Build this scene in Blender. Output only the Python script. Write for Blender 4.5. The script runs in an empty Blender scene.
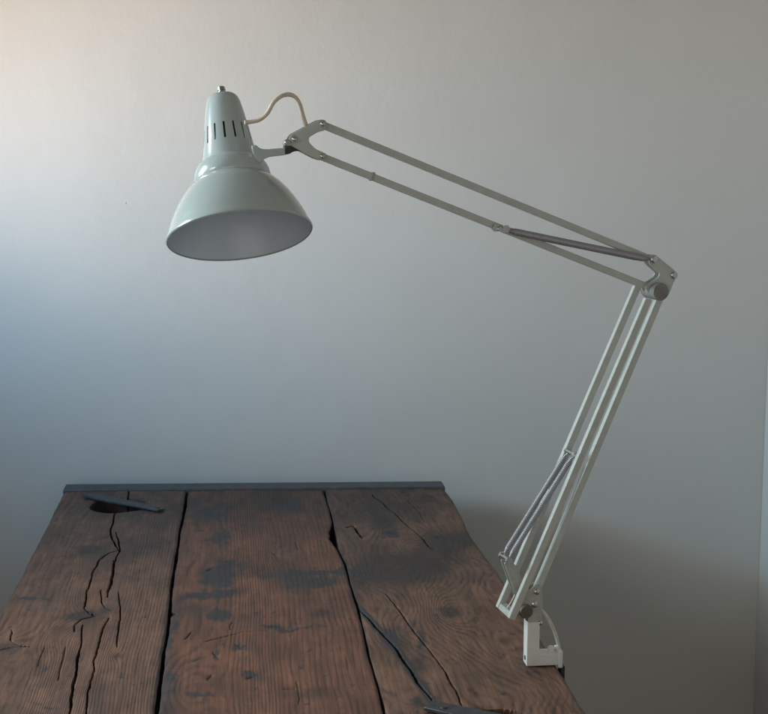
import bpy, bmesh, math
import numpy as np
from mathutils import Vector, Matrix

# ------------------------------------------------------------------ scene / camera
S = bpy.context.scene
COL = S.collection
FPX = 1350.0
PITCH = math.atan(192/FPX); YAW = math.atan(146*math.cos(PITCH)/FPX)
CAM = np.array([0, 0, 1.35]); TZ = 0.75
FW = np.array([math.sin(YAW)*math.cos(PITCH), math.cos(YAW)*math.cos(PITCH), -math.sin(PITCH)])
RT = np.array([math.cos(YAW), -math.sin(YAW), 0]); UP = np.cross(RT, FW)
cd = bpy.data.cameras.new('camera'); cam = bpy.data.objects.new('camera', cd); COL.objects.link(cam)
cam.location = CAM; cam.rotation_euler = (math.pi/2-PITCH, 0, -YAW)
cd.sensor_width = 36; cd.lens = FPX/768*36; cd.clip_end = 100; cd.clip_start = .05
S.camera = cam
S.view_settings.view_transform = 'Standard'; S.view_settings.look = 'None'
S.view_settings.exposure = 0; S.view_settings.gamma = 1
S.render.resolution_x = 1024; S.render.resolution_y = 952

# survey helpers: where a measured sight line meets the table top / the plane the lamp arm swings in
def ray(x, y): return FW*FPX + RT*(x-384) + UP*(357-y)
def onz(x, y, z=TZ):
    d = ray(x, y); return CAM + d*((z-CAM[2])/d[2])
AA = math.radians(9)
AU = np.array([math.cos(AA), math.sin(AA), 0]); AN = np.array([math.sin(AA), -math.cos(AA), 0])
BASE = onz(534, 664)
def uw(x, y, o=0.0):
    d = ray(x, y); P = CAM + d*(np.dot(BASE+AN*o-CAM, AN)/np.dot(d, AN))
    return (float(np.dot(P-BASE, AU)), float(P[2]-TZ))
def P3(q, o=0.0): return BASE + AU*q[0] + AN*o + np.array([0, 0, q[1]])

# ------------------------------------------------------------------ materials
def mat(name):
    m = bpy.data.materials.new(name); m.use_nodes = True
    nt = m.node_tree; return m, nt, nt.nodes['Principled BSDF']
def N(nt, t, **k):
    n = nt.nodes.new(t)
    for a, b in k.items(): setattr(n, a, b)
    return n
def ramp(nt, stops):
    r = N(nt, 'ShaderNodeValToRGB'); e = r.color_ramp.elements
    while len(e) < len(stops): e.new(.5)
    for i, (p, c) in enumerate(stops): e[i].position = p; e[i].color = (*c, 1)
    return r
def noise(nt, scale, detail=4, vec=None, rough=.55):
    n = N(nt, 'ShaderNodeTexNoise'); n.inputs['Scale'].default_value = scale
    n.inputs['Detail'].default_value = detail; n.inputs['Roughness'].default_value = rough
    if vec: nt.links.new(vec, n.inputs['Vector'])
    return n
def mixc(nt, fac, a, b, mode='MIX'):
    m = N(nt, 'ShaderNodeMix', data_type='RGBA', blend_type=mode)
    for s, v in ((m.inputs[0], fac), (m.inputs[6], a), (m.inputs[7], b)):
        if hasattr(v, 'links'): nt.links.new(v, s)
        elif isinstance(v, tuple): s.default_value = (*v, 1)
        else: s.default_value = v
    return m.outputs[2]
def math_(nt, op, a, b=None):
    m = N(nt, 'ShaderNodeMath', operation=op)
    for i, v in enumerate((a, b)):
        if v is None: continue
        if hasattr(v, 'links'): nt.links.new(v, m.inputs[i])
        else: m.inputs[i].default_value = v
    return m.outputs[0]
def simple(name, c1, c2, rough, metal=0, scale=60, bump=0, bscale=300, coat=0, rvar=.1):
    m, nt, b = mat(name)
    tc = N(nt, 'ShaderNodeTexCoord').outputs['Object']
    n = noise(nt, scale, 5, tc)
    r = ramp(nt, [(.3, c1), (.7, c2)]); nt.links.new(n.outputs[0], r.inputs[0])
    nt.links.new(r.outputs[0], b.inputs['Base Color'])
    rr = N(nt, 'ShaderNodeMapRange'); rr.inputs['To Min'].default_value = rough-rvar; rr.inputs['To Max'].default_value = rough+rvar
    n2 = noise(nt, scale*2.3, 3, tc); nt.links.new(n2.outputs[0], rr.inputs[0]); nt.links.new(rr.outputs[0], b.inputs['Roughness'])
    b.inputs['Metallic'].default_value = metal; b.inputs['Coat Weight'].default_value = coat; b.inputs['Coat Roughness'].default_value = .12
    if bump:
        bp = N(nt, 'ShaderNodeBump'); bp.inputs['Strength'].default_value = .5; bp.inputs['Distance'].default_value = bump
        n3 = noise(nt, bscale, 3, tc); nt.links.new(n3.outputs[0], bp.inputs['Height']); nt.links.new(bp.outputs[0], b.inputs['Normal'])
    return m
M_SHADE = simple('shade_enamel', (.405, .455, .435), (.425, .475, .455), .22, coat=.7, scale=12, rvar=.012)
M_LINING = simple('shade_lining', (.56, .65, .73), (.60, .69, .77), .34, scale=30, rvar=.06)
M_ARM = simple('arm_enamel', (.43, .447, .405), (.50, .518, .475), .36, coat=.2, scale=70, rvar=.08)
M_PLATE = simple('plate_steel', (.36, .365, .32), (.46, .46, .41), .42, metal=.25, scale=120, rvar=.1)
M_SPRING = simple('spring_steel', (.31, .31, .32), (.35, .35, .36), .42, metal=.5, scale=40, rvar=.04)
M_CHROME = simple('rivet_steel', (.45, .45, .46), (.6, .6, .6), .25, metal=1, scale=200)
M_DARK = simple('knuckle_black', (.02, .019, .018), (.045, .042, .04), .45, scale=180)
M_BROWN = simple('friction_disc', (.07, .058, .042), (.13, .11, .08), .6, scale=160)
M_BUSH = simple('bushing_grey', (.17, .16, .15), (.24, .23, .215), .6, scale=120)
M_WHITE = simple('clamp_enamel', (.66, .66, .63), (.74, .74, .70), .38, coat=.2, scale=60, rvar=.08)
M_CORD = simple('cord_plastic', (.58, .47, .36), (.70, .60, .48), .4, scale=220)
M_CORDW = simple('cord_pale', (.50, .47, .40), (.62, .58, .50), .5, scale=220)
M_IRON = simple('old_iron', (.045, .05, .055), (.085, .09, .095), .5, metal=.5, scale=90, bump=.0008, bscale=160)

def wall_mat(name, c1, c2):
    m, nt, b = mat(name)
    tc = N(nt, 'ShaderNodeTexCoord').outputs['Object']
    n = noise(nt, 2.2, 5, tc); r = ramp(nt, [(.3, c1), (.7, c2)])
    nt.links.new(n.outputs[0], r.inputs[0]); nt.links.new(r.outputs[0], b.inputs['Base Color'])
    b.inputs['Roughness'].default_value = .62
    a = noise(nt, 95, 3, tc, .5); c = noise(nt, 9, 4, tc, .5)
    h = math_(nt, 'ADD', math_(nt, 'MULTIPLY', a.outputs[0], .22), math_(nt, 'MULTIPLY', c.outputs[0], 1.6))
    d_ = noise(nt, 34, 2, tc, .5); dr = ramp(nt, [(.66, (0,)*3), (.74, (1,)*3)]); nt.links.new(d_.outputs[0], dr.inputs[0])
    h = math_(nt, 'SUBTRACT', h, math_(nt, 'MULTIPLY', dr.outputs[0], .07))
    bp = N(nt, 'ShaderNodeBump'); bp.inputs['Strength'].default_value = .7; bp.inputs['Distance'].default_value = .0017
    nt.links.new(h, bp.inputs['Height']); nt.links.new(bp.outputs[0], b.inputs['Normal'])
    return m
M_WALL = wall_mat('plaster', (.545, .527, .49), (.58, .562, .525))
M_FLOOR = simple('floor_boards', (.12, .115, .11), (.16, .155, .15), .6, scale=6)

def wood_mat(name, warm, dark, line):
    m, nt, b = mat(name)
    tc = N(nt, 'ShaderNodeTexCoord').outputs['Object']
    at = lambda s: N(nt, 'ShaderNodeAttribute', attribute_name=s).outputs['Fac']
    ring, grime_and_shade, stain = at('ring'), at('grime_and_shade'), at('stain')
    mp = N(nt, 'ShaderNodeMapping'); mp.inputs['Scale'].default_value = (260, 9, 40); nt.links.new(tc, mp.inputs[0])
    fib = noise(nt, 1.0, 6, mp.outputs[0], .65)
    mp2 = N(nt, 'ShaderNodeMapping'); mp2.inputs['Scale'].default_value = (30, 9, 9); nt.links.new(tc, mp2.inputs[0])
    blot = noise(nt, 1.0, 6, mp2.outputs[0], .65)
    fine = noise(nt, 210, 5, tc, .7)
    cx = N(nt, 'ShaderNodeCombineXYZ'); nt.links.new(ring, cx.inputs[0])
    per = noise(nt, .9, 2, cx.outputs[0])
    # each growth ring: slow rise then a sharp dark latewood line
    fr = math_(nt, 'FRACT', math_(nt, 'ADD', ring, math_(nt, 'MULTIPLY', fib.outputs[0], .35)))
    rr = ramp(nt, [(0, (.45,)*3), (.16, (.05,)*3), (.40, (.15,)*3), (.74, (.85,)*3), (.88, (1,)*3), (1, (.45,)*3)]); nt.links.new(fr, rr.inputs[0])
    md = noise(nt, 1.0, 4, None, .6); mp3 = N(nt, 'ShaderNodeMapping'); mp3.inputs['Scale'].default_value = (45, 14, 20); nt.links.new(tc, mp3.inputs[0]); nt.links.new(mp3.outputs[0], md.inputs['Vector'])
    mdr = N(nt, 'ShaderNodeMapRange'); mdr.inputs['From Min'].default_value = .40; mdr.inputs['From Max'].default_value = .62; mdr.inputs['To Min'].default_value = .06; nt.links.new(md.outputs[0], mdr.inputs[0])
    lf = math_(nt, 'MULTIPLY', math_(nt, 'MULTIPLY', rr.outputs[0], mdr.outputs[0]), math_(nt, 'ADD', math_(nt, 'MULTIPLY', per.outputs[0], 1.1), line-.3))
    base = ramp(nt, [(.30, tuple(c*.55 for c in warm)), (.5, warm), (.72, tuple(min(1, c*1.45) for c in warm))]); nt.links.new(blot.outputs[0], base.inputs[0])
    c = mixc(nt, math_(nt, 'MINIMUM', lf, 1.0), base.outputs[0], dark)
    # worn, scuffed patches where the surface has gone pale
    mp4 = N(nt, 'ShaderNodeMapping'); mp4.inputs['Scale'].default_value = (24, 15, 10); mp4.inputs['Location'].default_value = (3.1, 7.7, 0); nt.links.new(tc, mp4.inputs[0])
    wn = noise(nt, 1.0, 8, mp4.outputs[0], .72); wr = ramp(nt, [(.50, (0,)*3), (.66, (1,)*3)]); nt.links.new(wn.outputs[0], wr.inputs[0])
    c = mixc(nt, math_(nt, 'MULTIPLY', wr.outputs[0], .45), c, tuple(min(1, q) for q in (warm[0]*1.35, warm[1]*1.42, warm[2]*1.5)))
    fr2 = ramp(nt, [(.35, (.55, .55, .55)), (.62, (1.15, 1.12, 1.1))]); nt.links.new(fib.outputs[0], fr2.inputs[0])
    c = mixc(nt, .9, c, fr2.outputs[0], 'MULTIPLY')
    g = ramp(nt, [(.30, (0,)*3), (.72, (1,)*3)])
    nt.links.new(math_(nt, 'ADD', math_(nt, 'MULTIPLY', blot.outputs[0], .30), math_(nt, 'ADD', math_(nt, 'MULTIPLY', fine.outputs[0], .28), math_(nt, 'MULTIPLY', grime_and_shade, .62))), g.inputs[0])
    c = mixc(nt, math_(nt, 'MULTIPLY', g.outputs[0], .85), c, (.026, .021, .020))
    s = ramp(nt, [(.36, (0,)*3), (.62, (1,)*3)])
    nt.links.new(math_(nt, 'ADD', math_(nt, 'MULTIPLY', fine.outputs[0], .30), math_(nt, 'ADD', stain, math_(nt, 'ADD', math_(nt, 'MULTIPLY', rr.outputs[0], .07), math_(nt, 'MULTIPLY', math_(nt, 'ADD', blot.outputs[0], fib.outputs[0]), .15)))), s.inputs[0])
    c = mixc(nt, math_(nt, 'MULTIPLY', s.outputs[0], .9), c, (.028, .029, .033))
    nt.links.new(c, b.inputs['Base Color'])
    ro = N(nt, 'ShaderNodeMapRange'); ro.inputs['To Min'].default_value = .42; ro.inputs['To Max'].default_value = .80
    nt.links.new(blot.outputs[0], ro.inputs[0]); nt.links.new(ro.outputs[0], b.inputs['Roughness'])
    h = math_(nt, 'ADD', math_(nt, 'MULTIPLY', rr.outputs[0], .8), math_(nt, 'ADD', math_(nt, 'MULTIPLY', fib.outputs[0], 1.0), math_(nt, 'MULTIPLY', fine.outputs[0], .35)))
    bp = N(nt, 'ShaderNodeBump'); bp.inputs['Strength'].default_value = .7; bp.inputs['Distance'].default_value = .0005
    nt.links.new(h, bp.inputs['Height']); nt.links.new(bp.outputs[0], b.inputs['Normal'])
    return m
M_WOOD = wood_mat('old_fir', (.190, .096, .059), (.058, .031, .021), .72)
M_WOODC = wood_mat('old_fir_reddish', (.188, .078, .045), (.056, .027, .019), .60)
M_WOODLEG = simple('leg_wood', (.07, .045, .03), (.12, .08, .055), .7, scale=20)

# ------------------------------------------------------------------ mesh helpers
def link(name, me, m, parent=None, smooth=True):
    o = bpy.data.objects.new(name, me); COL.objects.link(o)
    for mm in (m if isinstance(m, (list, tuple)) else [m]): me.materials.append(mm)
    if smooth:
        me.polygons.foreach_set('use_smooth', [True]*len(me.polygons))
        try: me.set_sharp_from_angle(angle=math.radians(38))
        except Exception: pass
    if parent is not None:
        o.parent = parent; o.matrix_parent_inverse = Matrix.Translation(-Vector(root_loc(parent)))
    return o
def root_loc(p): return Vector(p.location)      # meshes keep world coordinates, only the Empties are moved
def mesh(name, v, f):
    me = bpy.data.meshes.new(name); me.from_pydata([tuple(map(float, a)) for a in v], [], f); me.update()
    bm = bmesh.new(); bm.from_mesh(me); bmesh.ops.recalc_face_normals(bm, faces=bm.faces); bm.to_mesh(me); bm.free()
    return me
def bevel(o, w, seg=2):
    b = o.modifiers.new('bevel', 'BEVEL'); b.width = w; b.segments = seg; b.limit_method = 'ANGLE'; b.angle_limit = math.radians(35)
    return o
def prism_v(pts, o0, o1, off=0):
    n = len(pts)
    v = [P3(q, o0) for q in pts] + [P3(q, o1) for q in pts]
    f = [tuple(range(off, off+n)), tuple(range(off+2*n-1, off+n-1, -1))] + [(off+i, off+(i+1) % n, off+n+(i+1) % n, off+n+i) for i in range(n)]
    return v, f
def prism(name, pts, o0, o1, m, parent, bv=.0006):
    v, f = prism_v(pts, o0, o1)
    return bevel(link(name, mesh(name, v, f), m, parent), bv)
def plates(name, pts, gaps, m, parent, bv=.0005):
    V, F = [], []
    for a, b in gaps:
        v, f = prism_v(pts, a, b, len(V)); V += v; F += f
    return bevel(link(name, mesh(name, V, F), m, parent), bv)
def round_poly(pts, r=.004, seg=4):
    out = []; n = len(pts)
    for i in range(n):
        p = np.array(pts[i]); a = np.array(pts[i-1])-p; b = np.array(pts[(i+1) % n])-p
        la, lb = np.linalg.norm(a), np.linalg.norm(b); d = min(r, la*.45, lb*.45)
        p0, p2 = p+a/la*d, p+b/lb*d
        for k in range(seg+1):
            t = k/seg; out.append(tuple((1-t)**2*p0+2*t*(1-t)*p+t*t*p2))
    return out
def bar(name, a, b, w, o0, o1, m, parent, ext=0.0, bv=.0007):
    a, b = np.array(a), np.array(b); d = (b-a)/np.linalg.norm(b-a); s = np.array([-d[1], d[0]])*w/2
    a, b = a-d*ext, b+d*ext
    return prism(name, [tuple(a+s), tuple(a-s), tuple(b-s), tuple(b+s)], o0, o1, m, parent, bv)
def frame(d):
    d = np.array(d, float); d /= np.linalg.norm(d)
    h = np.array([0, 0, 1.]) if abs(d[2]) < .9 else np.array([1., 0, 0])
    e = np.cross(d, h); e /= np.linalg.norm(e); return d, e, np.cross(d, e)
def lathe_v(o, d, prof, seg=24, off=0):
    d, e, g = frame(d); V = []; F = []
    for t, r in prof:
        for k in range(seg):
            th = 2*math.pi*k/seg; V.append(np.array(o)+d*t+(e*math.cos(th)+g*math.sin(th))*r)
    n = len(prof)
    for i in range(n-1):
        for k in range(seg): F.append((off+i*seg+k, off+i*seg+(k+1) % seg, off+(i+1)*seg+(k+1) % seg, off+(i+1)*seg+k))
    F.append(tuple(off+k for k in range(seg))); F.append(tuple(off+(n-1)*seg+k for k in range(seg)))
    return V, F
def lathe(name, o, d, prof, m, parent, seg=24):
    v, f = lathe_v(o, d, prof, seg); return link(name, mesh(name, v, f), m, parent)
def catmull(pts, k=8):
    p = [np.array(q, float) for q in pts]; p = [2*p[0]-p[1]]+p+[2*p[-1]-p[-2]]; out = []
    for i in range(1, len(p)-2):
        for j in range(k):
            t = j/k
            out.append(.5*((2*p[i])+(-p[i-1]+p[i+1])*t+(2*p[i-1]-5*p[i]+4*p[i+1]-p[i+2])*t*t+(-p[i-1]+3*p[i]-3*p[i+1]+p[i+2])*t**3))
    out.append(p[-2]); return out
def tube_v(pts, r, seg=10, off=0):
    V = []; F = []; n = len(pts); e = None
    for i, p in enumerate(pts):
        t = pts[min(i+1, n-1)]-pts[max(i-1, 0)]; t = t/np.linalg.norm(t)
        if e is None: _, e, _g = frame(t)
        e = e-t*np.dot(e, t); e /= np.linalg.norm(e); g = np.cross(t, e)
        rr = r[i] if hasattr(r, '__len__') else r
        for k in range(seg):
            th = 2*math.pi*k/seg; V.append(p+(e*math.cos(th)+g*math.sin(th))*rr)
    for i in range(n-1):
        for k in range(seg): F.append((off+i*seg+k, off+i*seg+(k+1) % seg, off+(i+1)*seg+(k+1) % seg, off+(i+1)*seg+k))
    F.append(tuple(off+k for k in range(seg))); F.append(tuple(off+(n-1)*seg+k for k in range(seg)))
    return V, F
def tube(name, pts, r, m, parent, seg=10, smooth=8):
    pts = catmull(pts, smooth) if smooth else [np.array(p, float) for p in pts]
    v, f = tube_v(pts, r, seg); return link(name, mesh(name, v, f), m, parent)
def box_v(x0, x1, y0, y1, z0, z1, off=0):
    v = [(x, y, z) for z in (z0, z1) for y in (y0, y1) for x in (x0, x1)]
    f = [(0, 1, 3, 2), (4, 5, 7, 6), (0, 1, 5, 4), (2, 3, 7, 6), (0, 2, 6, 4), (1, 3, 7, 5)]
    return v, [tuple(off+i for i in q) for q in f]
def box(name, b, m, parent=None, bv=0, smooth=True):
    v, f = box_v(*b); o = link(name, mesh(name, v, f), m, parent, smooth)
    if bv: bevel(o, bv)
    return o
def empty(name, loc, label, cat):
    o = bpy.data.objects.new(name, None); COL.objects.link(o); o.location = loc; o.empty_display_size = .1
    o['label'] = label; o['category'] = cat; return o

# ------------------------------------------------------------------ setting
WY = 2.60; WX = 1.057
def struct(name, b, m):
    o = box(name, b, m, smooth=False); o['kind'] = 'structure'; return o
struct('wall', (-3.2, WX+.12, WY, WY+.12, -.1, 3.2), M_WALL)
struct('wall', (WX, WX+.12, -1.2, WY-.001, -.1, 3.2), M_WALL).name = 'side_wall'
struct('floor', (-3.2, WX-.002, -1.2, WY-.002, -.1, 0), M_FLOOR)

nail = lathe('nail', CAM+ray(126, 203)*((WY-CAM[1])/ray(126, 203)[1]), (0, -1, 0), [(-.001, .0011), (.0004, .0011), (.0008, .0006)], M_BUSH, None, 10)
nail['label'] = 'tiny grey nail head in the bare wall left of the lamp shade'; nail['category'] = 'nail'

# ------------------------------------------------------------------ table
table = empty('wooden_table', (.02, 1.8, 0), 'weathered dark brown plank table with open cracks and gaps, pushed against the pale wall', 'table')
rng = np.random.RandomState(7)
LAT = rng.rand(256, 256)
def vn(x, y):
    xi = np.floor(x).astype(int); yi = np.floor(y).astype(int); fx = x-xi; fy = y-yi
    fx = fx*fx*(3-2*fx); fy = fy*fy*(3-2*fy)
    g = lambda a, b: LAT[a % 256, b % 256]
    return (g(xi, yi)*(1-fx)+g(xi+1, yi)*fx)*(1-fy)+(g(xi, yi+1)*(1-fx)+g(xi+1, yi+1)*fx)*fy
def fbm(x, y, o=4):
    s = 0; a = .5
    for i in range(o): s = s+a*vn(x+17.3*i, y+9.1*i); x, y = (x*.80-y*.60)*2.03, (x*.60+y*.80)*2.03; a *= .5
    return s*2-1
def sm(a, b, x):
    t = np.clip((x-a)/(b-a), 0, 1); return t*t*(3-2*t)
def Tp(x, y): return onz(x, y)[:2]
z6 = lambda L: [Tp(x/2.927, 470+y/2.927) for x, y in L]
z7 = lambda L: [Tp(200+x/2.927, 470+y/2.927) for x, y in L]
zb = lambda L: [Tp(x/4.042, 560+y/4.042) for x, y in L]
zc = lambda L: [Tp(340+x/4.042, 560+y/4.042) for x, y in L]
zd = lambda L: [Tp(160+x/4.042, 560+y/4.042) for x, y in L]
ze = lambda L: [Tp(310+x/4.518, 480+y/4.518) for x, y in L]
zf = lambda L: [Tp(160+x/4.518, 480+y/4.518) for x, y in L]

XL, XR = -.3285, .3755
YN, YFL, YFR = 1.10, 2.497, 2.447
def yfar(x): return YFL+(YFR-YFL)*(x-XL)/(XR-XL)
gap1 = np.array(z6([(548, 66), (538, 125), (526, 180), (514, 260), (503, 340), (497, 395), (494, 440), (488, 480), (480, 540), (470, 610), (456, 714)]))
gap2 = np.array(z7([(366, 66), (378, 110), (388, 150), (401, 222), (425, 270), (440, 330), (460, 395), (475, 455), (490, 520), (511, 590), (543, 714)]))
def gx(g, y):
    o = np.argsort(g[:, 1]); return np.interp(y, g[o, 1], g[o, 0])
HOLE1 = (*Tp(119, 504.5), .051); HOLE2 = (*Tp(500, 726), .050)
# cracks: points, width mm, depth mm
CR = [
 (z6([(376, 62), (374, 95)]), 2.6, 30),
 (z6([(340, 105), (334, 140), (325, 170), (326, 200), (338, 222), (348, 238)]), 3.0, 25),
 (z6([(340, 180), (350, 235), (335, 270), (325, 330), (316, 372)]), 2.4, 14),
 (z6([(345, 236), (318, 242), (290, 262), (268, 305), (255, 352), (247, 405), (262, 420), (278, 427)]), 2.8, 18),
 (zb([(335, 262), (325, 320), (322, 360)]), 1.8, 10),
 (zb([(322, 358), (310, 430), (298, 500), (287, 560), (276, 622)]), 4.6, 34),
 (zb([(460, 0), (445, 80), (436, 130)]), 2.0, 10),
 (zb([(412, 120), (410, 165), (425, 190), (450, 205)]), 2.0, 10),
 (zb([(438, 232), (415, 280), (396, 340), (383, 400), (372, 470), (355, 540), (345, 622)]), 2.0, 10),
 (zb([(478, 130), (488, 200), (478, 280), (470, 350)]), 1.8, 8),
 (zb([(262, 352), (245, 420), (233, 485)]), 1.7, 5),
 (zb([(40, 280), (42, 320), (80, 345), (120, 350)]), 1.8, 6), (zb([(0, 362), (50, 352), (100, 350)]), 1.6, 5),
 (zb([(300, 290), (302, 262), (325, 240), (385, 228), (372, 212), (345, 200)]), 2.0, 8),


 (z7([(462, 396), (480, 418), (500, 440), (522, 465), (545, 490), (568, 517), (590, 547), (615, 585), (640, 622), (664, 655), (690, 690)]), 4.2, 26),
 (zc([(185, 135), (240, 205), (290, 275), (330, 330), (390, 400), (435, 470), (470, 540), (505, 605)]), 1.7, 8),
 (ze([(280, 65), (340, 115), (400, 165), (450, 215), (500, 255), (550, 315)]), 1.8, 8),
 (ze([(440, 90), (490, 140), (520, 190)]), 1.2, 3),
 (zd([(185, 328), (215, 318), (265, 306)]), 1.8, 4), (zd([(265, 306), (330, 290), (420, 285)]), 1.1, 2),
 (zd([(95, 320), (125, 290)]), 1.8, 5), (zf([(510, 332), (545, 345)]), 5, 8), (zf([(205, 410), (225, 400)]), 1.6, 3),
 (zd([(450, 268), (500, 276)]), 2.4, 3), (ze([(165, 212), (195, 203)]), 4, 6), (ze([(195, 203), (215, 232), (240, 262)]), 6, 9),
 (ze([(360, 240), (395, 250)]), 4, 2),
 (zd([(215, 372), (228, 388)]), 2.2, 3), (zd([(318, 345), (332, 352)]), 3.0, 3), (zd([(345, 480), (370, 472)]), 3.0, 2), (zd([(190, 480), (205, 460)]), 2.6, 3),
 (zd([(500, 520), (545, 520)]), 3.0, 2), (ze([(575, 258), (590, 262)]), 2.5, 3), (zc([(545, 250), (560, 255)]), 2.2, 4), (zc([(550, 292), (562, 296)]), 2.2, 4), (zc([(228, 212), (242, 218)]), 2.5, 4),
]
# short stray checks along the grain
for i in range(8):
    x = rng.uniform(XL+.02, XR-.02); y = rng.uniform(1.4, 2.45); l = rng.uniform(.01, .07)
    CR.append(([(x, y), (x+rng.uniform(-.003, .003), y+l*.5), (x+rng.uniform(-.004, .004), y+l)], rng.uniform(.7, 1.3), rng.uniform(1, 3)))
# knots: centre, sx, sy, amplitude in rings
def K(c, sx, sy, a): return (c[0][0], c[0][1], sx, sy, a)
KN = [
 K(z6([(258, 232)]), .020, .045, 5), K(zb([(335, 225)]), .022, .050, -7), K(zb([(425, 210)]), .012, .03, 4), K(zb([(20, 360)]), .025, .05, 6), K(zb([(465, 390)]), .008, .02, 2),
 K(zb([(230, 320)]), .018, .05, 4), K(zc([(440, 208)]), .035, .085, 9), K(ze([(530, 85)]), .022, .06, 6), K(ze([(370, 245)]), .016, .035, 4), K(ze([(300, 190)]), .03, .05, -4),
 K(ze([(450, 400)]), .04, .08, -5), K(zc([(640, 350)]), .03, .06, 3), K(zc([(150, 60)]), .03, .06, 4), K(zd([(120, 520)]), .032, .09, 5), K(zf([(520, 340)]), .02, .05, 2), K(ze([(460, 300)]), .03, .05, 4),
]
# darkened patches (grime) and blue-black spills (stain): centre, rx, ry, strength
def G(c, rx, ry, s, sk=0): return (c[0][0], c[0][1], rx, ry, s, sk)
GR = [
 G(z6([(330, 240)]), .06, .07, .5), G(z6([(280, 120)]), .07, .06, .4), G(zb([(335, 225)]), .020, .022, .9), G(zb([(425, 205)]), .010, .018, .7), G(zb([(20, 360)]), .02, .02, .6), G(z6([(258, 232)]), .018, .022, .6),
 G(zb([(465, 390)]), .005, .012, .7), G(zc([(440, 208)]), .0135, .020, 1.3), G(zf([(300, 110)]), .12, .10, .35), G(ze([(320, 130)]), .08, .10, .55), G(ze([(620, 290)]), .05, .09, .6), G(ze([(440, 400)]), .07, .10, .6), G(ze([(300, 370)]), .04, .08, .5),
 G(zc([(100, 90)]), .05, .08, .4), G(zc([(300, 40)]), .06, .06, .5), G(zc([(230, 330)]), .025, .05, .75), G(zc([(300, 420)]), .02, .03, .6), G(ze([(530, 85)]), .020, .03, .7), G(ze([(340, 200)]), .02, .04, .7),
 G(zb([(560, 60)]), .03, .05, .25), G(zd([(520, 530)]), .03, .02, .5), G(zd([(690, 540)]), .035, .03, .55), G(zd([(110, 200)]), .03, .03, .35), G(zd([(640, 220)]), .02, .02, .4), G(zd([(450, 40)]), .05, .05, .4), G(zd([(30, 600)]), .02, .02, .6), G(zf([(560, 100)]), .05, .09, .4),
]
ST = [
 G(zf([(262, 430)]), .016, .045, .9), G(zd([(240, 40)]), .020, .035, .95), G(zd([(200, 140)]), .030, .016, .9), G(zd([(240, 220)]), .009, .022, .8), G(zd([(180, 80)]), .010, .014, .6), G(zf([(245, 150)]), .020, .05, .55), G(zf([(270, 270)]), .014, .04, .6),
 G(zd([(600, 90)]), .030, .030, .75), G(zd([(640, 55)]), .060, .012, .75), G(zd([(480, 60)]), .035, .012, .45), G(zf([(585, 120)]), .014, .035, .6), G(zd([(480, 270)]), .018, .007, .8), G(zd([(560, 278)]), .03, .005, .5), G(zd([(35, 320)]), .006, .08, .6), G(zd([(40, 500)]), .009, .05, .5), G(zd([(120, 545)]), .025, .006, .4),
 G(zd([(15, 420)]), .004, .15, .5), G(ze([(370, 245)]), .012, .014, .8), G(zb([(150, 155)]), .012, .004, .7), G(zc([(180, 300)]), .012, .03, .5), G(zc([(330, 570)]), .016, .012, .45), G(zd([(355, 475)]), .007, .009, .8), G(zd([(325, 350)]), .005, .008, .8), G(zd([(222, 380)]), .004, .01, .8), G(zf([(200, 455)]), .012, .015, .7), G(zc([(310, 310)]), .005, .05, .5),
]
# darker band along the long crack in the right plank
ST2 = z7([(462, 396), (500, 440), (545, 490), (590, 547), (640, 622), (690, 690)])

def seg_dist(x, y, a, b):
    ax, ay = a; bx, by = b; dx, dy = bx-ax, by-ay; L = dx*dx+dy*dy+1e-12
    t = np.clip(((x-ax)*dx+(y-ay)*dy)/L, 0, 1)
    return np.hypot(x-ax-t*dx, y-ay-t*dy)

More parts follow.
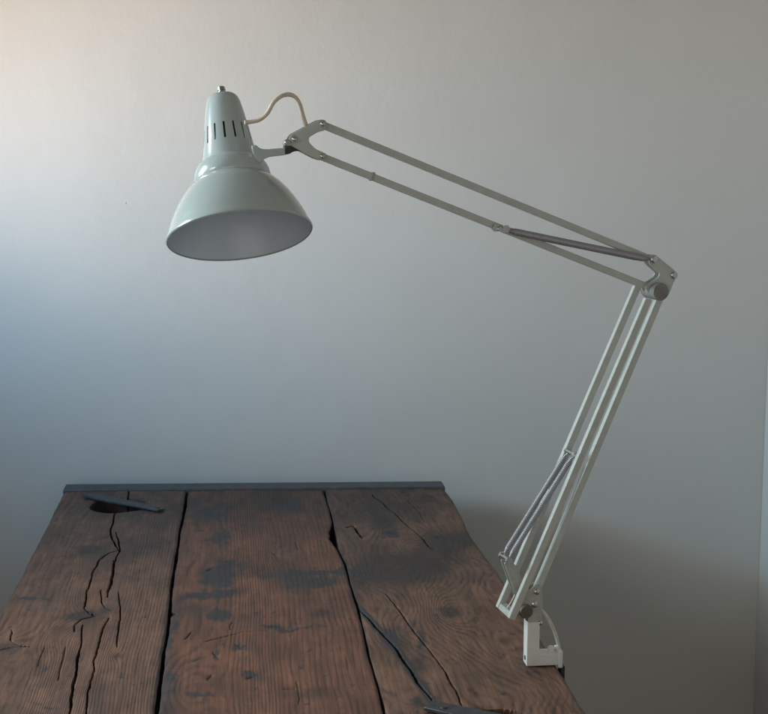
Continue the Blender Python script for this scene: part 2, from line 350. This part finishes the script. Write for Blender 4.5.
def plank(idx, name, fl, fr, m, ringf):
    ys = np.concatenate([np.arange(YN, 1.34, .008), np.arange(1.34, 2.50, .0021)]); ys = (ys-YN)/(ys[-1]-YN)
    ncol = int({0: .23, 1: .255, 2: .225}[idx]/.00092)
    s = np.linspace(0, 1, ncol)
    # rows follow the slightly skewed far edge
    x0 = {0: XL, 1: -.1, 2: .152}[idx]; x1 = {0: -.1, 1: .152, 2: XR}[idx]
    X = np.zeros((len(ys), ncol)); Y = np.zeros_like(X)
    for i, t in enumerate(ys):
        yf = yfar(x0+(x1-x0)*s)-.0015
        Yr = YN+(yf-YN)*t; Y[i] = Yr
        a, b = fl(Yr[0]), fr(Yr[-1]); X[i] = a+(b-a)*s
    H = np.zeros_like(X)
    # edges worn round, gentle cupping and dents
    W = x1-x0
    dl = X-X[:, :1]; dr = X[:, -1:]-X; de = np.minimum(dl, dr)
    H -= .0018*np.exp(-(de/.0016)**1.2)
    H -= .0010*((dl/W-.5)*2)**2
    H += .0012*fbm(X*9+idx*5, Y*5, 3)+.0006*fbm(X*60, Y*18+idx*7, 3)
    H -= .0012*sm(.35, .7, fbm(X*38+3, Y*30+idx, 3))
    wx = X+.0010*fbm(X*90, Y*60, 3)+.0026*fbm(X*20, Y*26+4, 3); wy = Y+.002*fbm(X*50, Y*50+9, 2)
    for pts, w, dep in CR:
        pts = [np.array(p) for p in pts]; w = w/1000*(.68 if idx else .50); dep = dep/1000*(1 if dep > 5 else .45)
        px = [p[0] for p in pts]; py = [p[1] for p in pts]
        msk = (X > min(px)-.02) & (X < max(px)+.02) & (Y > min(py)-.02) & (Y < max(py)+.02)
        if not msk.any(): continue
        xx, yy = wx[msk], wy[msk]; d = np.full(xx.shape, 9.)
        n = len(pts)-1
        for i in range(n):
            d = np.minimum(d, seg_dist(xx, yy, pts[i], pts[i+1]))
        tot = max(py)-min(py)+1e-6
        tp = np.clip(np.minimum(yy-min(py), max(py)-yy)/(.12*tot+.002), .35, 1) if tot > .015 else 1
        ww = w*tp*(1+.6*fbm(xx*20, yy*30, 3))
        q = -dep*(1-sm(ww*.28, ww*.5+.0007, d)) - .0007*np.exp(-(d/(w*1.6))**2)
        H[msk] = np.minimum(H[msk], H[msk]*.2+q) if dep > .01 else H[msk]+q
    for hx, hy, hr in (HOLE1, HOLE2):
        r = np.hypot(X-hx, (Y-hy)); r = r+.0018*fbm(X*30, Y*30, 2)
        H = np.minimum(H, H-.057*(1-sm(hr-.0025, hr, r))-.002*np.exp(-((r-hr)/.004)**2))
    # ring phase
    R_ = ringf(X, Y)
    for kx, ky, sx, sy, a in KN:
        if x0-.05 < kx < x1+.05:
            rr = ((X-kx)/sx)**2+((Y-ky)/sy)**2
            R_ = R_+a*np.exp(-rr**.8)
    g = np.zeros_like(X)
    nx, ny = X+.006*fbm(X*35, Y*25+2, 3), Y+.012*fbm(X*30+5, Y*25, 3)
    for cx, cy, rx, ry, st, _ in GR: g += st*np.exp(-((((nx-cx)/rx)**2+((ny-cy)/ry)**2)**1.2))
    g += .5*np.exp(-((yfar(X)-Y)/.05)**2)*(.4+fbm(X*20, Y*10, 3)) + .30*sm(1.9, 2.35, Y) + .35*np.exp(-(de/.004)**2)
    g += .38*fbm(X*14+idx*3, Y*9, 5)+.30*fbm(X*60+idx, Y*45, 4) + .9*np.clip(-H-.004, 0, .01)/.01  # last term paints shade into the colour of deep cracks and holes
    if idx == 2: g += .10*sm(1.65, 2.0, Y)-.08
    st_ = np.full_like(X, -.15)
    rag = np.clip(1+.75*fbm(X*70+4, Y*38, 5)+.45*fbm(X*160+4, Y*22, 2), .2, 1.6)
    st_ = np.maximum(st_, 1.5*(fbm(X*75+11*idx, Y*60+3, 5)-.60)+.27)
    nx, ny = X+.014*fbm(X*45, Y*30+2, 5), Y+.024*fbm(X*40+5, Y*30, 5)
    for cx, cy, rx, ry, st, _ in ST: st_ = np.maximum(st_, (st*1.35*np.exp(-((((nx-cx)/rx/1.22)**2+((ny-cy)/ry/1.22)**2)**.9))*.80)*rag-.05)
    st_ += .07*fbm(X*60, Y*30+idx, 3)
    if idx == 2:
        d = np.full_like(X, 9.)
        for i in range(len(ST2)-1): d = np.minimum(d, seg_dist(X, Y, ST2[i], ST2[i+1]))
        st_ = np.maximum(st_, .55*np.exp(-(d/.006)**2))
    nr, nc = X.shape; nt_ = nr*nc
    V = np.zeros((nt_+nt_, 3)); V = np.zeros((nt_, 3)); V[:, 0] = X.ravel(); V[:, 1] = Y.ravel(); V[:, 2] = (TZ+H).ravel()
    bd = np.concatenate([np.arange(nc), np.arange(1, nr)*nc+nc-1, (nr-1)*nc+np.arange(nc-2, -1, -1), np.arange(nr-2, 0, -1)*nc])
    Vb = V[bd].copy(); Vb[:, 2] = TZ-.060
    allv = np.vstack([V, Vb]); nb = len(bd)
    I = np.arange(nt_).reshape(nr, nc)
    Q = np.stack([I[:-1, :-1], I[:-1, 1:], I[1:, 1:], I[1:, :-1]], -1).reshape(-1, 4)
    k = np.arange(nb); k2 = (k+1) % nb
    Q2 = np.stack([bd[k], nt_+k, nt_+k2, bd[k2]], -1)
    Q = np.vstack([Q, Q2]); nq = len(Q)
    me = bpy.data.meshes.new(name)
    me.vertices.add(len(allv)); me.vertices.foreach_set('co', allv.ravel())
    loops = np.concatenate([Q.ravel(), (nt_+np.arange(nb))[::-1]])
    me.loops.add(len(loops)); me.loops.foreach_set('vertex_index', loops.astype(np.int32))
    me.polygons.add(nq+1)
    me.polygons.foreach_set('loop_start', np.concatenate([np.arange(nq)*4, [nq*4]]).astype(np.int32))
    me.polygons.foreach_set('loop_total', np.concatenate([np.full(nq, 4), [nb]]).astype(np.int32))
    me.update(calc_edges=True); me.validate()
    for nm, A in (('ring', R_), ('grime_and_shade', g), ('stain', st_)):
        at = me.attributes.new(nm, 'FLOAT', 'POINT')
        at.data.foreach_set('value', np.concatenate([A.ravel(), A.ravel()[bd]]).astype(np.float32))
    o = link(name, me, m, table)
    return o
e1 = lambda y: .0005*math.sin(y*17)+.0004*math.sin(y*43+1)+.0002*math.sin(y*117)
def chip(y, c, w, a): return a*math.exp(-abs((y-c)/w)**3)
c1 = zb([(688, 210)])[0][1]; cchip = z7([(390, 190)])[0][1]
P_L = plank(0, 'plank', lambda y: XL+.0010*math.sin(y*7)+e1(y+3), lambda y: gx(gap1, y)-.0023-e1(y)-chip(y, 2.44, .05, .0015), M_WOOD,
      lambda X, Y: (X-XL)/.0044*(.35+.65*sm(-.27, -.17, X))+2.6*fbm(X*5, Y*2.2, 3)+.5*fbm(X*22, Y*9, 3)+.25*fbm(X*80, Y*30, 2))
P_C = plank(1, 'plank', lambda y: gx(gap1, y)+.0023+e1(y*1.3)+chip(y, c1, .008, .005), lambda y: gx(gap2, y)-.0016+e1(y*.7)-chip(y, cchip, .055, .0085)*(1+.12*math.sin(y*160)), M_WOODC,
      lambda X, Y: (X+.1)/.0074*(.30+.70*sm(-.05, .05, X))+2.2*fbm(X*4+7, Y*2.0, 3)+.4*fbm(X*22, Y*9, 3)+.25*fbm(X*80, Y*30, 2))
P_R = plank(2, 'plank', lambda y: gx(gap2, y)+.0016+e1(y*.9), lambda y: XR+.0014*math.sin(y*11+1)+e1(y+7)-.0045*math.exp(-((y-2.12)/.12)**2), M_WOOD,
      lambda X, Y: (X-.15-(1.7-Y)*.06)/.0125+4.2*fbm(X*9+3, Y*5.5, 3)+.6*fbm(X*24, Y*13, 3)+.25*fbm(X*70, Y*30, 2))
# far end strip
def skew_box(name, y0, y1, z0, z1, m, bv, x0=XL-.004, x1=XR+.002):
    V = [(x, yfar(x)+dy, z) for z in (z0, z1) for dy in (y0, y1) for x in (x0, x1)]
    _, f = box_v(0, 1, 0, 1, 0, 1)
    return bevel(link(name, mesh(name, V, f), m, table), bv)
M_STRIP = simple('strip_iron', (.045, .050, .055), (.085, .09, .098), .48, metal=.2, scale=40, bump=.0008, bscale=90)
skew_box('end_strip', .0, .046, TZ-.060, TZ+.0025, M_STRIP, .0015)
for yy in (1.25, 2.30):
    box('cross_batten', (XL+.03, XR-.03, yy, yy+.07, TZ-.095, TZ-.0605), M_WOODLEG, table, .002)
for lx in (XL+.05, XR-.11):
    for ly in (1.255, 2.305): box('leg', (lx, lx+.06, ly, ly+.06, 0, TZ-.0955), M_WOODLEG, table, .003)
# iron straps laid across the two hand holes
def strap(a, b, w0, w1, eye):
    a, b = np.array(a), np.array(b); d = (b-a)/np.linalg.norm(b-a); s = np.array([-d[1], d[0]])
    L = np.linalg.norm(b-a); pts = [(0, -w0*.35), (0, w0*.5), (L*.3, w0*.5), (L*.97, w1*.5), (L, w1*.2), (L*.985, -w1*.5), (L*.3, -w0*.5)]
    bm = bmesh.new()
    vs = [bm.verts.new((*(a+d*p+s*q), TZ+.0015)) for p, q in pts]; f = bm.faces.new(vs)
    r = bmesh.ops.extrude_face_region(bm, geom=[f])
    for g in r['geom']:
        if isinstance(g, bmesh.types.BMVert): g.co.z += .0042
    bmesh.ops.recalc_face_normals(bm, faces=bm.faces)
    me = bpy.data.meshes.new('iron_strap'); bm.to_mesh(me); bm.free()
    o = bevel(link('iron_strap', me, M_IRON, table), .0008)
    for e in eye:
        c = a+d*L*e; k = lathe('screw', (c[0], c[1], TZ+.0055), (0, 0, 1), [(0, .0045), (.0012, .004), (.0016, .002)], M_DARK, None, 12)
        k.parent = o; k.matrix_parent_inverse = Matrix.Translation(-root_loc(o))
    return o
strap(Tp(86, 497), Tp(163, 512), .026, .017, (.93,))
strap(Tp(427, 709), Tp(575, 738), .026, .024, (.12,))

# ------------------------------------------------------------------ lamp
lamp = empty('desk_lamp', tuple(BASE), 'grey-green enamelled spring-arm lamp clamped to the right edge of the plank table', 'desk lamp')
Lb = lambda o, *q: [uw(x, y, o) for x, y in q]
z2 = lambda L: [uw(270+x/5.908, 100+y/5.908) for x, y in L]
zE = lambda L: [uw(600+x/7.14, 230+y/7.14) for x, y in L]
zB = lambda L: [uw(480+x/5.1, 550+y/5.1) for x, y in L]
def rivet(q, o, r, parent, m=M_CHROME, d=1, h=.0022):
    return lathe('rivet', P3(q, o), AN*d, [(0, r), (h*.5, r), (h*.8, r*.85), (h, r*.5)], m, parent, 18)
# clamp on the table edge
c0 = onz(526.4, 667); sc = (c0[1])/FPX
cx0, cy0 = float(c0[0]), float(c0[1]); cw = .0158; ch = .0555; cdp = .019
V, F = [], []
Lp = [(cx0, TZ+.0005), (cx0+.041, TZ+.0005), (cx0+.041, TZ+.0155), (cx0+cw, TZ+.0155), (cx0+cw, TZ+ch), (cx0, TZ+ch)]
V = [(x, cy0, z) for x, z in Lp]+[(x, cy0+cdp, z) for x, z in Lp]; n = 6
F = [tuple(range(6)), tuple(range(11, 5, -1))]+[(i, (i+1) % 6, 6+(i+1) % 6, 6+i) for i in range(6)]
clamp = bevel(link('clamp', mesh('clamp', V, F), M_WHITE, lamp), .0012, 3)
box('clamp_end_plate', (cx0+.0385, cx0+.044, cy0-.003, cy0+cdp+.002, TZ-.002, TZ+.019), M_WHITE, clamp, .001)
xe = XR+.0045
v1, f1 = box_v(xe, xe+.005, cy0+.001, cy0+cdp-.001, TZ-.100, TZ-.0015)
v2, f2 = box_v(xe-.035, xe-.0002, cy0+.001, cy0+cdp-.001, TZ-.100, TZ-.095, 8)
bevel(link('clamp_jaw', mesh('clamp_jaw', v1+v2, f1+f2), M_DARK, clamp), .0008)
lathe('clamp_screw', (xe-.022, cy0+cdp/2, TZ-.130), (0, 0, 1), [(0, .011), (.008, .011), (.009, .004), (.064, .004), (.065, .010), (.068, .010)], M_CHROME, clamp)
lathe('clamp_button', (cx0+.033, cy0+.012, TZ+.0155), (0, 0, 1), [(0, .0045), (.004, .0045), (.0052, .003)], M_WHITE, clamp, 16)
lathe('screw', (cx0, cy0+.008, TZ+.009), (-1, 0, 0), [(0, .003), (.0007, .0028), (.0008, .001)], M_DARK, clamp, 12)
# swivel collar on top of the upright
pz = TZ+ch; pcx, pcy = cx0+cw*.5, cy0+cdp*.5
lathe('swivel_collar', (pcx, pcy, pz), (0, 0, 1), [(0, .0075), (.0035, .0075), (.004, .0055), (.010, .0055)], M_DARK, lamp)
# lower arm: pair of bars front/back, lone bar to the right
la, lb = np.array(uw(499.5, 608, -.019)), np.array(uw(636, 296, -.019))
ma, mb = np.array(uw(511, 619, .021)), np.array(uw(646, 296, .021))
pa, pb = (la+ma)/2, (lb+mb)/2
ra, rb = np.array(uw(537, 588)), np.array(uw(660, 296))
pe = pb+(pb-pa)/np.linalg.norm(pb-pa)*.010
bar('lower_arm_bar', pa, pb-(pb-pa)*.004, .0085, .0170, .0245, M_ARM, lamp)
bar('lower_arm_bar', pa, pe, .0085, -.0230, -.0155, M_ARM, lamp)
bar('lower_arm_bar', ra, rb, .0085, -.004, .004, M_ARM, lamp, ext=.004)
dp = (pb-pa)/np.linalg.norm(pb-pa)
prism('arm_tie', [tuple(pa+dp*.001+np.array([.0045, 0])), tuple(pa+dp*.001-np.array([.0035, 0])), tuple(pa+dp*.008-np.array([.0035, 0])), tuple(pa+dp*.008+np.array([.0045, 0]))], -.0155, .0170, M_PLATE, lamp)
# base bracket
brk = round_poly(zB([(112, 55), (165, 60), (185, 92), (205, 150), (240, 200), (262, 178), (298, 168), (312, 230), (305, 300), (303, 372), (240, 372), (228, 300), (200, 262), (160, 190)]), .003)
bracket = plates('base_bracket', brk, [(-.0070, -.0050), (.0050, .0070)], M_PLATE, lamp)
rivet(uw(532.5, 602.5), .0070, .0042, lamp)
lathe('friction_knob', P3(uw(526, 611.5, .010), .0072), AN, [(0, .0084), (.004, .0084), (.0055, .0075), (.006, .004)], M_BROWN, lamp, 28)
rivet(uw(534.5, 590), .0070, .0036, lamp)
rivet(uw(538, 621), .0072, .003, lamp)
tube('pivot_pin', [P3(tuple(np.array(uw(519, 586))), -.023), P3(tuple(np.array(uw(519, 586))), .017)], .0025, M_CHROME, lamp, 10, 0)
# springs
def spring(a, oa, b, ob, r=.0036, pitch=.0021):
    A, Bq = P3(a, oa), P3(b, ob); L = np.linalg.norm(Bq-A); d = (Bq-A)/L
    m0 = .0045; n = int((L-2*m0)/pitch); prof = [(m0*.9, .0004)]
    for i in range(n):
        t = m0+i*pitch
        k = min(1, .55+i*.15, .55+(n-1-i)*.15)
        prof += [(t, (r-.0004)*k), (t+pitch*.28, r*.96*k), (t+pitch*.5, r*k), (t+pitch*.72, r*.96*k)]
    prof.append((L-m0*.9, .0004))
    V, F = lathe_v(A, d, prof, 12)
    for p0, p1 in ((A, A+d*m0*1.1), (Bq, Bq-d*m0*1.1)):     # wire hooks
        _, e, g = frame(d); pts = [p0+d*.0*r]
        pts = catmull([p1, p0*.5+p1*.5+e*.0012, p0, p0-(p1-p0)*.18-e*.001], 4)
        v, f = tube_v(pts, .0009, 6, len(V)); V += v; F += f
    o = link('tension_spring', mesh('tension_spring', V, F), M_SPRING, lamp); return o
slo = uw(505.5, 558); shi = uw(571, 453)
spring(slo, -.0088, shi, -.0088, .0036); spring(slo, .0088, shi, .0088, .0036)
tube('spring_pin', [P3(slo, -.014), P3(slo, .014)], .0026, M_CHROME, lamp, 12, 0)
tube('spring_pin', [P3(shi, -.0155), P3(shi, .0170)], .0026, M_CHROME, lamp, 12, 0)
for o_ in (-.0135, .0095):
    lathe('spring_nut', P3(slo, o_), AN, [(0, .0046), (.004, .0046)], M_CHROME, lamp, 6)
lathe('spring_nut', P3(shi, .011), AN, [(0, .0045), (.004, .0045)], M_CHROME, lamp, 6)
# elbow
elb = round_poly(zE([(330, 175), (375, 172), (440, 225), (520, 290), (535, 325), (505, 372), (480, 440), (450, 490), (385, 492), (318, 440), (300, 395), (395, 335), (408, 308), (330, 240)]), .0035)
plates('elbow_plate', elb, [(-.0075, -.0055), (.0055, .0075)], M_ARM, lamp)
ebc = uw(654, 290.5)
lathe('elbow_bushing', P3(ebc, -.0155), AN, [(0, .0098), (.002, .0104), (.033, .0104), (.0345, .0098)], M_BUSH, lamp, 32)
rivet(uw(671, 274.5), .0075, .0045, lamp); rivet(uw(649.4, 258.7), .0115, .0045, lamp)
tube('spring_pin', [P3(uw(649.4, 258.7), -.013), P3(uw(649.4, 258.7), .0115)], .0026, M_CHROME, lamp, 12, 0)
# upper arm
ta, tb = uw(320.8, 124.2), uw(649.4, 258.7)
ba, bb = uw(320.4, 156.2), uw(648, 287)
bar('upper_arm_bar', ta, tb, .0078, -.0042, .0042, M_ARM, lamp, ext=.003)
bar('upper_arm_bar', ba, bb, .0078, -.0042, .0042, M_ARM, lamp, ext=.003)
sA = uw(503, 229.5); sB = uw(648.5, 259.5)
spring(sA, -.0085, sB, -.0085, .0042); spring(sA, .0085, sB, .0085, .0042)
tube('spring_pin', [P3(uw(497, 228.5), -.013), P3(uw(497, 228.5), .013)], .0026, M_CHROME, lamp, 12, 0)
q = uw(494, 227.5); lathe('spring_nut', P3(q, .0045), AN, [(0, .0048), (.0045, .0048)], M_CHROME, lamp, 6)
q = uw(502, 228.5); lathe('spring_nut', P3(q, .0100), AN, [(0, .0048), (.0045, .0048)], M_CHROME, lamp, 6)
q0 = np.array(uw(372, 176.5)); dd = (np.array(bb)-np.array(ba)); dd /= np.linalg.norm(dd)
bar('cord_clip', q0-dd*.0012, q0+dd*.0012, .0098, -.0052, .0052, M_SPRING, lamp, bv=.0003)
# head bracket
hb = round_poly(z2([(103, 228), (120, 204), (200, 160), (280, 117), (318, 118), (333, 150), (318, 180), (272, 192), (222, 222), (222, 250), (262, 290), (325, 318), (326, 345), (300, 358), (262, 348), (185, 308), (112, 268)]), .0022)
plates('head_bracket', hb, [(-.0075, -.0056), (.0056, .0075)], M_ARM, lamp)
for q in ((320.8, 124.2), (292.9, 139.3), (320.4, 156.2)):
    rivet(uw(*q), .0075, .0043, lamp, M_PLATE, h=.0012); rivet(uw(*q), .0085, .0026, lamp)
prism('knuckle', round_poly(z2([(82, 250), (100, 235), (150, 240), (178, 300), (135, 305), (85, 325)]), .002), -.0054, .0050, M_DARK, lamp)
lathe('knuckle_screw', P3(uw(286.5, 143), -.004), AN, [(0, .004), (.012, .004), (.013, .003)], M_CHROME, lamp, 14)
# shade
SZ = P3(uw(239.7, 234.7)); v_ = SZ-CAM; dist = np.linalg.norm(v_); v_ = v_/dist
e_ = RT*.124-UP*.992; e_ = e_-v_*np.dot(e_, v_); e_ /= np.linalg.norm(e_)
D = e_*math.cos(math.asin(.335))-v_*.335
k1 = float(np.dot(SZ-CAM, FW))/FPX/3.4
kt = k1/.942
TOP = SZ-D*486*kt
wv = -v_-D*np.dot(-v_, D); wv /= np.linalg.norm(wv); sv = np.cross(D, wv)
if np.dot(sv, RT) < 0: sv = -sv
def PS(t, r, th): return TOP+D*t*kt+(wv*math.cos(th)+sv*math.sin(th))*r*k1
shade_prof = [(4, 0.5), (1, 20), (2, 38), (6, 48), (14, 55), (28, 60), (60, 67), (100, 74), (122, 78), (142, 81), (162, 84), (182, 87), (215, 93), (234, 97), (237, 98), (239.5, 104), (244, 111), (252, 118.5), (263, 125), (276, 129.5), (290, 131.5), (299, 130.5), (304, 128), (307, 131), (313, 140), (323, 153), (336, 166), (352, 179), (372, 193.5), (394, 207), (417, 219.5), (440, 230.5), (460, 238.5), (474, 243.5), (485, 249.5), (490, 250), (493, 247), (491, 243.5)]
NSL = 15; angs = []; slotseg = set()
for k in range(NSL):
    a0 = -.09+k*2*math.pi/NSL; slotseg.add(len(angs)); angs += [a0-.042, a0+.042]
    st = (2*math.pi/NSL-.084)/6
    angs += [a0+.042+st*j for j in range(1, 6)]
na = len(angs); V = []; F = []
for t, r in shade_prof:
    for th in angs: V.append(PS(t, r, th))
for i in range(len(shade_prof)-1):
    for j in range(na):
        if j in slotseg and 8 <= i <= 10: continue
        F.append((i*na+j, i*na+(j+1) % na, (i+1)*na+(j+1) % na, (i+1)*na+j))
me = bpy.data.meshes.new('shade'); me.from_pydata([tuple(map(float, a)) for a in V], [], F); me.update()
shade = link('shade', me, [M_SHADE, M_LINING], lamp)
bm = bmesh.new(); bm.from_mesh(me); bm.faces.ensure_lookup_table()
f = bm.faces[(len(bm.faces)//2)]; c = Vector(TOP+D*np.dot(np.array(f.calc_center_median())-TOP, D))
if (f.calc_center_median()-c).dot(f.normal) < 0: bmesh.ops.reverse_faces(bm, faces=bm.faces)
bm.to_mesh(me); bm.free()
so = shade.modifiers.new('thickness', 'SOLIDIFY'); so.thickness = .0011; so.offset = -1; so.material_offset = 1
dg = bpy.context.evaluated_depsgraph_get(); me2 = bpy.data.meshes.new_from_object(shade.evaluated_get(dg)); shade.modifiers.clear(); shade.data = me2
me2.name = 'shade'; me2.set_sharp_from_angle(angle=math.radians(40))
def in_shade(o): o.parent = shade; o.matrix_parent_inverse = Matrix.Translation(-root_loc(shade)); return o
in_shade(lathe('lamp_socket', TOP+D*.012, D, [(0, .010), (.006, .016), (.052, .016), (.054, .014)], M_DARK, None, 24))
in_shade(lathe('switch_knob', TOP-D*.0105, D, [(0, .0036), (.0008, .0043), (.0042, .0044), (.0046, .0033), (.0058, .0033), (.0062, .0048), (.0106, .0050)], M_CHROME, None, 16))
# stem from knuckle to shade neck
ncen = TOP+D*205*kt
s1 = P3(uw(289, 146.5), -.001); s0 = P3(uw(256, 154.5), -.001); s_a = np.array(uw(291, 146.5)); s_b = np.array(uw(264, 151)); s_c = np.array(uw(254, 157))
stem_poly = [uw(*q) for q in ((291, 145), (284, 147.8), (268, 149.2), (262, 149.0), (258.5, 147.6), (255.8, 144.8), (251, 146), (255, 163), (261, 162.2), (263.8, 159.2), (269, 157.0), (284, 155.2), (291, 153.5))]
prism('shade_stem', stem_poly, -.0035, .0035, M_SHADE, lamp, .001)
# cords
zc1 = lambda L: [(150+x/3.4, 70+y/3.4) for x, y in L]
pts = [P3(uw(x, y), o) for (x, y), o in zip(zc1([(322, 178), (345, 176), (372, 168), (395, 148), (415, 112), (438, 92), (465, 84), (490, 92), (508, 118), (521, 155), (533, 188)])+[(308, 129), (312, 133), (320, 133)], [0, 0, .003, .006, .008, .008, .006, .004, .002, -.002, -.004, -.0085, -.010, -.009])]
cordpts = pts[:-1]
tube('power_cord', cordpts, .0024, M_CORD, lamp, 10, 8)
cd2 = [P3(np.array(ra)+(np.array(rb)-np.array(ra))*f+np.array([-.0070, 0]), -.0090) for f in (1.02, .7, .5, .3, .1, .02)]
tube('power_cord', cd2, .0017, M_CORDW, lamp, 8, 6)
low = [P3(uw(537, 603), -.008), P3(uw(540, 608), -.006), P3(uw(548.6, 618.6), -.004), P3(uw(555.5, 632), -.004), P3(uw(559.5, 645), -.004), P3(uw(561.5, 655), -.006), P3(uw(563, 668), -.008), P3(uw(564, 700), -.012)]
tube('power_cord', low, .0022, M_CORDW, lamp, 10, 8)
for a, b_, c_ in (((504, 610), (510, 601), (514, 594)), ((508, 613), (514, 607), (519, 601))):
    tube('power_cord', [P3(uw(*a), .004), P3(uw(*b_), .004), P3(uw(*c_), .003)], .0009, M_CORDW, lamp, 8, 6)

# ------------------------------------------------------------------ light
w = bpy.data.worlds.new('World'); S.world = w; w.use_nodes = True
bg = w.node_tree.nodes['Background']; bg.inputs[0].default_value = (.95, .96, .97, 1); bg.inputs[1].default_value = .15
def area(name, loc, to, size, power, col, spread):
    l = bpy.data.lights.new(name, 'AREA'); l.shape = 'RECTANGLE'; l.size, l.size_y = size; l.energy = power; l.color = col; l.spread = math.radians(spread)
    o = bpy.data.objects.new(name, l); COL.objects.link(o); o.location = loc
    o.rotation_euler = (Vector(to)-Vector(loc)).to_track_quat('-Z', 'Y').to_euler(); return o
# window out of frame to the left: cool sky light slanting in and down, warm light thrown up from the sunlit ground outside; weak light of the room behind the camera
def win(name, x, y, z, el, spread, w3, size=(.5, .15), ty=.5):
    m = max(w3); e = math.radians(el)
    area(name, (x, y, z), (x+math.cos(e), y+ty*math.cos(e), z+math.sin(e)), size, 11*m, tuple(c/m for c in w3), spread)
win('window_ground_light', -1.15, 1.85, 1.24, 34, 88, (.48, .355, .265))
win('window_glare', -1.15, 1.85, 1.33, 5, 66, (.12, .132, .130))
win('window_sky_light', -1.25, 1.85, 1.30, -6, 74, (.06, .14, .23))
area('window_light', (-1.25, 1.80, 1.55), (.3, 1.25, 1.12), (.40, .75), 6.8, (.78, .93, 1.0), 80)
area('wall_fill', (-1.45, .85, 1.75), (.9, 2.6, .80), (.6, .5), .62, (.84, .97, 1.0), 42)  # added cool fill to brighten the lower right wall, not part of the window
area('room_light', (-.5, -1.0, 1.15), (.3, 2.4, .95), (2.0, 1.3), 9.6, (1, .905, .78), 180)
S.render.engine = 'CYCLES'
